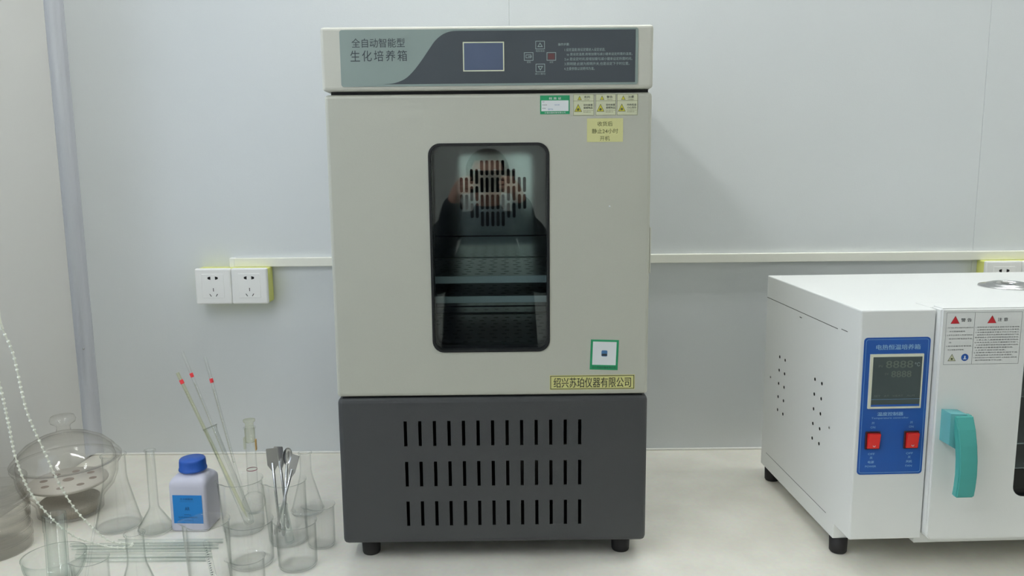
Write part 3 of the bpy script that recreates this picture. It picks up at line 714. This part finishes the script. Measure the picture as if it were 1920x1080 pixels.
# stack of glass dishes at the left edge
N = 7
for k in range(N):
    z = k * .0195
    pos = 'at the bottom' if k == 0 else ('on top' if k == N - 1 else ['second', 'third', 'fourth', 'fifth', 'sixth'][k - 1] + ' from the bottom')
    r = .0690
    mb = MB().lathe([(0, 0), (r - .003, 0), (r, .002), (r, .0160), (r + .0012, .0178), (r + .0012, .0190), (r - .0018, .0192), (r - .0020, .003), (r - .005, .002), (0, .0018)], m_glass_dish, 64)
    o = mb.build('glass_dish'); o.location = (-.9900 + .0012 * math.sin(k * 2.1), -.5050 + .0010 * math.cos(k * 1.7), z)
    tag(o, 'round glass dish %s of the stack at the left edge' % pos, 'dish', 'stacked glass dishes')

# blue-capped reagent bottle
t = thing('reagent_bottle', 'white plastic reagent bottle with blue screw cap and blue label', 'bottle', (-.6420, -.4030, 0), -.05)
bw = .0375; bm = bmesh.new()
secs = [(0, .034, .006), (.002, .0365, .008), (.006, .0375, .009), (.092, .0375, .009), (.098, .0370, .010), (.104, .0345, .014), (.109, .0295, .018), (.113, .0230, .020), (.116, .0190, .018), (.1185, .0180, .0179), (.124, .0180, .0179)]
rings = []
for z, hw, rad in secs:
    p = rr(-hw, hw, -hw * .92, hw * .92, min(rad, hw * .92 - .0001), 7); rings.append([bm.verts.new((x, y_, z)) for x, y_ in p])
for a, b_ in zip(rings, rings[1:]):
    for i in range(len(a)): j = (i + 1) % len(a); bm.faces.new([a[i], a[j], b_[j], b_[i]])
bm.faces.new(rings[0][::-1]); bm.faces.new(rings[-1])
MB().add_bm(bm, m_hdpe, True).build('bottle_body', t)
def rib(p):
    a = math.atan2(p.y, p.x); k = 1 + .012 * math.cos(a * 40) if .003 < p.z < .018 and abs(p.x) + abs(p.y) > .01 else 1
    return Vector((p.x * k, p.y * k, p.z))
cp = MB().lathe([(0.018, 0), (.0262, 0), (.0268, .0010), (.0262, .0040), (.0252, .0050), (.0248, .0170), (.0244, .0215), (.0232, .0228), (0, .0232)], m_cap, 120, None, True, rib).build('screw_cap', t)
cp.location = (0, 0, .1165)
yb = -.0345 - .0002
lb = MB().rect(-.0285, .0300, .018, .0760, m_lab, yb, yb - .0004).build('label_sheet', t)
mb = MB(); y = yb - .0006
mb.text('无水硫酸钠', -.0135, .0120, .0660, .0705, m_inknavy, y, .01); mb.text('Sodium sulfate anhydrous', -.0145, .0140, .0622, .0640, m_inknavy, y)
mb.text('AR', -.0050, .0045, .0450, .0520, m_inknavy, y); mb.text('500g', -.0070, .0065, .0345, .0372, m_inknavy, y)
mb.text('化学试剂有限公司', -.0190, .0180, .0292, .0322, m_inknavy, y, .01); mb.text('LOT 20190612', -.0190, .0100, .0240, .0256, m_inknavy, y); mb.build('lettering', lb)

# leaning glass tube and the pipettes inside it
def along(p0, p1): 
    d = Vector(p1) - Vector(p0); q = Vector((0, 0, 1)).rotation_difference(d.normalized())
    return Matrix.Translation(p0) @ q.to_matrix().to_4x4(), d.length
Mx, L = along((-.5245, -.4300, .0115), (-.6030, -.4020, .2020))
o = MB().lathe([(0, 0), (.0070, .0015), (.0092, .006), (.0098, .012), (.0112, L - .010), (.0128, L - .001), (.0150, L), (.0142, L + .0010), (.0100, L - .010), (.0088, .012), (.0060, .004), (0, .003)], m_glass_th, 32).build('glass_tube')
o.matrix_world = Mx; tag(o, 'wide glass tube leaning left out of a beaker, holding the three pipettes', 'glass tube')
def pipette(p0, p1, band, label, mt, r=.0030):
    Mx, L = along(p0, p1)
    t = thing('pipette', label, 'pipette', (0, 0, 0), 0, 'red-banded glass pipettes in the leaning tube'); t.matrix_world = Mx
    MB().lathe([(.0006, 0), (.0012, .002), (r, .022), (r, L), (r - .0011, L), (r - .0011, .024), (.0004, .003), (.0004, 0)], mt, 16).build('stem', t)
    MB().lathe([(r + .0003, L - band - .0045), (r + .0004, L - band - .004), (r + .0004, L - band + .0035), (r + .0003, L - band + .004)], m_redband, 16).build('red_band', t)
    mb = MB()
    for k in range(26):
        z = L - band - .022 - k * .0058
        if z > .03: mb.box((-.0004, -r - .0003, z), (r * (.8 if k % 5 == 0 else .4), -r * .8, z + .0006), m_scale)
    mb.box((-.0004, -r - .0002, L - band - .022 - .145), (.0000, -r * .85, L - band - .016), m_scale)
    mb.build('scale', t)
pipette((-.5320, -.4260, .0240), (-.6620, -.3960, .3115), .0195, 'shortest and leftmost of the three red-banded pipettes, tilted far left', m_glass_y, .0034)
pipette((-.5270, -.4230, .0230), (-.6600, -.3720, .3480), .0500, 'longest pipette, leaning left between the other two red-banded ones', m_glass)
pipette((-.5250, -.4300, .0190), (-.6100, -.3850, .3400), .0480, 'most upright and rightmost of the three red-banded pipettes', m_glass_th)

# steel spatulas and spoon in the tallest beaker
def spatula(p0, p1, label, wide, thin, rot, spoon=False, name='spatula'):
    Mx, L = along(p0, p1); Mx = Mx @ Matrix.Rotation(rot, 4, 'Z')
    t = thing(name, label, name, (0, 0, 0), 0, 'steel spatulas and spoon in the tallest beaker'); t.matrix_world = Mx
    MB().tube([(0, 0, 0.0), (0, 0, L * .3), (0, 0, L - .028)], [.0020, .0023, .0025], m_steel, 10).build('rod', t)
    if spoon:
        mb = MB(); bm = bmesh.new(); bmesh.ops.create_uvsphere(bm, u_segments=20, v_segments=12, radius=1)
        bmesh.ops.delete(bm, geom=[v for v in bm.verts if v.co.y < -.05], context='VERTS')
        mb.add_bm(bm, m_steel, True, Matrix.Translation((0, -.001, L - .015)) @ Matrix.Diagonal((.0095, .0055, .0165, 1)))
        o = mb.build('bowl', t); md = o.modifiers.new('s', 'SOLIDIFY'); md.thickness = .0008
    else:
        p = [(-.0028, L - .044), (.0028, L - .044), (wide / 2, L - .032), (wide / 2, L - .001), (wide / 2 - .001, L), (-wide / 2 + .001, L), (-wide / 2, L - .001), (-wide / 2, L - .032)]
        MB().prism(p, -.0007, .0007, m_steel).build('blade', t)
    MB().sphere((0, 0, .008), .0042, m_steel, 14, 10, 1, .5, 2.4).build('scoop_end', t)
spatula((-.4545, -.4720, .0160), (-.4650, -.4620, .1790), 'flat wide steel spatula at the left of the tallest beaker, foremost of its pair', .0200, .001, .15)
spatula((-.4430, -.4560, .0160), (-.4555, -.4500, .1780), 'steel spatula almost hidden behind the wide one in the tallest beaker', .0190, .001, -.30)
spatula((-.4420, -.4900, .0170), (-.4360, -.4540, .1760), 'polished steel spoon bowl up in the tallest beaker', .012, .001, .4, True, 'spoon')
spatula((-.4600, -.4830, .0160), (-.4180, -.4640, .1660), 'steel spatula leaning right in the tallest beaker, blade edge turned', .0150, .001, -.25)
# small glass vial in the tall beaker and in the graduated one
Mx, L = along((-.4290, -.4930, .0040), (-.4400, -.4960, .080))
o = MB().lathe([(0, 0), (.008, .0), (.0088, .002), (.0088, L - .008), (.0100, L - .006), (.0100, L), (.0074, L), (.0074, .003), (0, .002)], m_glass_g, 28).build('glass_vial'); o.matrix_world = Mx
tag(o, 'small glass vial inside the tallest beaker below the spatulas', 'vial')
Mx, L = along((-.5150, -.6440, .0060), (-.5240, -.6500, .0860))
t = thing('graduated_tube', 'small round-ended graduated tube standing in the beaker before the blue label', 'glass tube'); t.matrix_world = Mx
MB().lathe([(0, 0), (.0030, .0006), (.0046, .003), (.0048, L - .004), (.0030, L - .0006), (0, L)], m_glass_g, 20).build('tube', t)
mb = MB()
for k in range(16): mb.box((-.0008, -.0052, .006 + k * .0042), (.0030 if k % 4 == 0 else .0016, -.0040, .0067 + k * .0042), m_inkd)
mb.build('scale', t)

# jar in a shallow bowl, front left
mb = MB(); rb = .050; zr = .048
pr = [(0, 0), (.020, 0)] + [(.020 + (rb - .020) * math.sin(a), zr * (1 - math.cos(a))) for a in [PI / 2 * k / 8 for k in range(1, 9)]] + [(rb + .001, zr + .001)]
pr += [(rb - .002, zr)] + [(.018 + (rb - .020) * math.sin(a), .002 + (zr - .002) * (1 - math.cos(a))) for a in [PI / 2 * k / 8 for k in range(8, 0, -1)]] + [(.018, .002), (0, .002)]
o = mb.lathe(pr, m_glass_g, 56).build('glass_bowl'); o.location = (-.7990, -.6230, 0); tag(o, 'shallow greenish glass bowl at the bottom left, holding a narrow jar', 'bowl')
Mx, L = along((-.7950, -.6230, .0022), (-.7935, -.6200, .1220))
o = MB().lathe([(0, 0), (.0165, 0), (.0175, .002), (.0175, L - .030), (.0185, L - .028), (.0185, L - .002), (.0180, L), (.0150, L), (.0150, .006), (0, .005)], m_glass_g, 36).build('glass_jar'); o.matrix_world = Mx
tag(o, 'narrow thick-walled glass jar standing in the shallow bowl at bottom left', 'jar')
# stirring rod
Mx, L = along((-.7270, -.6670, .0030), (-.7020, -.5150, .1250))
Mx, L = along((-.7230, -.6780, .0040), (-.7220, -.6000, .1480))
o = MB().tube([(0, 0, 0), (0, 0, L)], .0022, m_glass_th, 12).build('stirring_rod'); o.matrix_world = Mx; tag(o, 'thin glass stirring rod leaning out of the low beaker at the bottom edge', 'stirring rod')
# glass tubes lying on the worktop
for k, (y_, x0, x1, r, lab) in enumerate(((-.4850, -.760, -.560, .0042, 'rearmost of the glass tubes lying behind the front beakers'), (-.4965, -.845, -.575, .0036, 'second from the back of the lying glass tubes'),
                                     (-.5080, -.835, -.560, .0042, 'third from the back of the lying glass tubes'), (-.5190, -.820, -.570, .0036, 'fourth from the back of the lying glass tubes'),
                                     (-.5420, -.810, -.560, .0042, 'second from the front of the lying glass tubes'), (-.5560, -.790, -.565, .0042, 'frontmost of the glass tubes lying flat, nearest the front beakers'))):
    L = x1 - x0
    o = MB().lathe([(r - .0012, 0), (r, .0005), (r, L), (r - .0012, L), (r - .0012, 0)], m_glass_g, 16).build('lying_glass_tube')
    o.matrix_world = Matrix.Translation((x0, y_, r)) @ Matrix.Rotation(PI / 2, 4, 'Y'); tag(o, 'thin clear ' + lab, 'glass tube', 'glass tubes lying flat')

# ------------------------------------------------------------------ beaded blind chain
A = [(-1.020, -.80, 1.60), (-.960, -.79, 1.25), (-.855, -.755, .85), (-.800, -.712, .55), (-.798, -.70, .472), (-.7998, -.6736, .4149), (-.8174, -.6274, .3081), (-.8153, -.5923, .2205), (-.8119, -.5681, .1572), (-.7979, -.5439, .0911), (-.7680, -.5220, .0330), (-.7490, -.5160, .0180),
     (-.7260, -.5100, .0130), (-.7150, -.5150, .0130), (-.7240, -.5270, .0130), (-.7400, -.5300, .0150), (-.7593, -.5290, .0170), (-.7824, -.5370, .0290), (-.8076, -.5511, .0500), (-.8298, -.5722, .0942), (-.8433, -.6024, .1570), (-.8365, -.6386, .2286), (-.8150, -.6808, .3070), (-.7954, -.72, .3752), (-.800, -.738, .46), (-.860, -.775, .85), (-.965, -.812, 1.25), (-1.026, -.83, 1.60)]
dense = []
for i in range(len(A) - 1):
    p = [Vector(A[max(i - 1, 0)]), Vector(A[i]), Vector(A[i + 1]), Vector(A[min(i + 2, len(A) - 1)])]
    for k in range(24):
        t_ = k / 24
        dense.append(.5 * ((2 * p[1]) + (-p[0] + p[2]) * t_ + (2 * p[0] - 5 * p[1] + 4 * p[2] - p[3]) * t_ ** 2 + (-p[0] + 3 * p[1] - 3 * p[2] + p[3]) * t_ ** 3))
mb = MB(); mb.tube(dense[::3], .0011, m_chain, 6)
acc = 0; step = .0118
for a, b_ in zip(dense, dense[1:]):
    acc += (b_ - a).length
    if acc >= step: acc -= step; mb.sphere(b_, .0026, m_chain, 8, 6)
o = mb.build('bead_chain'); tag(o, 'looped white beaded blind chain hanging from the upper left onto the worktop', 'bead chain')
t = thing('roller_blind', 'rolled-up white roller blind above the window in the left wall', 'blind', (XL, 0, 1.60))
MB().tube([(.045, -2.15, .02), (.045, -.78, .02)], .028, m_white_pl, 20).build('roller', t)
for y_ in (-2.17, -.79): MB().box((0, y_ - .05, -.015), (.085, y_ + .006, .06), m_white_pl, .003, 1).build('bracket', t)

# ------------------------------------------------------------------ the photographer, seen mirrored in the door glass
def skin(name, pts, edges, material, parent, sub=2, root=0):
    """pts: (x, y, z, radius or (rx, ry))"""
    me = bpy.data.meshes.new(name); me.from_pydata([p[:3] for p in pts], edges, []); o = bpy.data.objects.new(name, me); COL.objects.link(o)
    o.modifiers.new('skin', 'SKIN'); md = o.modifiers.new('sub', 'SUBSURF'); md.levels = sub; md.render_levels = sub
    for i, p in enumerate(pts):
        rd = p[3]; me.skin_vertices[0].data[i].radius = rd if isinstance(rd, tuple) else (rd, rd)
        me.skin_vertices[0].data[i].use_root = (i == root)
    dg = bpy.context.evaluated_depsgraph_get(); dg.update()
    m2 = bpy.data.meshes.new_from_object(o.evaluated_get(dg)); o.modifiers.clear(); o.data = m2
    m2.materials.clear(); m2.materials.append(material)
    for p in m2.polygons: p.use_smooth = True
    o.parent = parent; return o
pr_ = thing('person', 'person in a dark jacket photographing, mirrored faintly in the incubator door glass', 'person', (-.07, -2.24, ZF))
def arm(s): return [(s * .06, 0, 1.30, .055), (s * .165, 0, 1.285, .050), (s * .215, .03, 1.12, .042), (s * .205, .07, 1.04, .036), (s * .16, .16, 1.22, .032), (s * .115, .245, 1.405, .023), (s * .100, .262, 1.445, (.030, .016))]
P = [(0, 0, .82, (.135, .10)), (0, .0, .95, (.120, .09)), (0, .01, 1.10, (.135, .10)), (0, 0, 1.24, (.140, .095)), (0, -.005, 1.335, .060), (0, .0, 1.375, .048), (0, .015, 1.42, .060), (0, .018, 1.475, (.070, .082)), (0, .01, 1.525, (.064, .078)), (0, .005, 1.555, (.035, .045))]
Eg = [(i, i + 1) for i in range(9)]
for s_ in (-1, 1):
    k = len(P); P += arm(s_); Eg += [(3, k)] + [(k + i, k + i + 1) for i in range(6)]
    h = k + 6
    for f, (dx, dz, L_) in enumerate(((-.010, .024, .050), (-.008, .010, .060), (-.008, -.004, .058), (-.010, -.017, .046))):     # fingers closed round the phone
        k2 = len(P); hx, hy, hz = P[h][:3]
        P += [(hx - s_ * .012, hy + .018, hz + dz, .0092), (hx - s_ * .028, hy + .032, hz + dz * 1.1, .0082), (hx - s_ * (L_), hy + .030, hz + dz * 1.1, .0072)]
        Eg += [(h, k2), (k2, k2 + 1), (k2 + 1, k2 + 2)]
    k2 = len(P); P += [(hx - s_ * .008, hy - .012, hz + .012, .0105), (hx - s_ * .034, hy - .010, hz + .022, .0085)]; Eg += [(h, k2), (k2, k2 + 1)]
    k = len(P); P += [(s_ * .085, 0, .76, .082), (s_ * .095, .01, .46, .054), (s_ * .10, -.01, .10, .036), (s_ * .105, .07, .04, (.034, .024)), (s_ * .108, .13, .03, (.03, .018))]; Eg += [(0, k)] + [(k + i, k + i + 1) for i in range(4)]
body = skin('body', P, Eg, m_skin, pr_)
for s_ in (-1, 1): MB().sphere((s_ * .030, .088, 1.492), .0105, m_stwhite, 12, 8).sphere((s_ * .030, .0965, 1.492), .0045, m_void, 8, 6).build('eye', pr_)
MB().sphere((0, .104, 1.468), .012, m_skin, 12, 8, .9, 1, 1.7).build('nose', pr_)
MB().sphere((0, .093, 1.437), .019, mat('lips', rgb(160, 84, 82), .5), 14, 8, 1, .4, .28).build('mouth', pr_)
for s_ in (-1, 1): MB().sphere((s_ * .074, .01, 1.478), .018, m_skin, 10, 8, .35, .7, 1.2).build('ear', pr_)
bm = bmesh.new(); bmesh.ops.create_uvsphere(bm, u_segments=28, v_segments=18, radius=1)
bmesh.ops.delete(bm, geom=[v for v in bm.verts if v.co.z < -.35 or (v.co.y > .45 and v.co.z < .45)], context='VERTS')
hr = MB().add_bm(bm, m_hair, True, Matrix.Translation((0, -.002, 1.498)) @ Matrix.Diagonal((.083, .098, .084, 1))).build('hair', pr_)
md = hr.modifiers.new('s', 'SOLIDIFY'); md.thickness = .008
J = [(0, 0, .66, (.215, .150)), (0, 0, .84, (.205, .145)), (0, 0, .97, (.195, .135)), (0, .01, 1.10, (.185, .130)), (0, 0, 1.24, (.165, .118)), (0, -.005, 1.335, .080), (0, 0, 1.375, .062)]; Ej = [(i, i + 1) for i in range(6)]
for s_ in (-1, 1):
    k = len(J); J += [(x, y, z, (r_ if not isinstance(r_, tuple) else r_[0]) + .016) for x, y, z, r_ in arm(s_)[:6]]; Ej += [(4, k)] + [(k + i, k + i + 1) for i in range(5)]
skin('jacket', J, Ej, m_jacket, pr_)
Tq = [(0, 0, .86, (.150, .110)), (0, 0, .78, (.150, .112))]; Et = [(0, 1)]
for s_ in (-1, 1): k = len(Tq); Tq += [(s_ * .09, 0, .70, .098), (s_ * .095, .01, .46, .072), (s_ * .10, -.01, .12, .058), (s_ * .10, -.01, .07, .056)]; Et += [(1, k), (k, k + 1), (k + 1, k + 2), (k + 2, k + 3)]
skin('trousers', Tq, Et, m_cloth2, pr_)
for s_ in (-1, 1):
    MB().box((-.045, -.075, 0), (.045, .185, .075), m_shoe, .03, 4, smooth=True, M=T(s_ * .105, 0, 0)).build('shoe', pr_)
tag(MB().box((-.078, -.0045, -.038), (.078, .0045, .038), m_phone, .004, 3, M=T(-.05, -1.962, .660)).build('phone'), 'black phone held sideways in both hands of the person', 'phone')
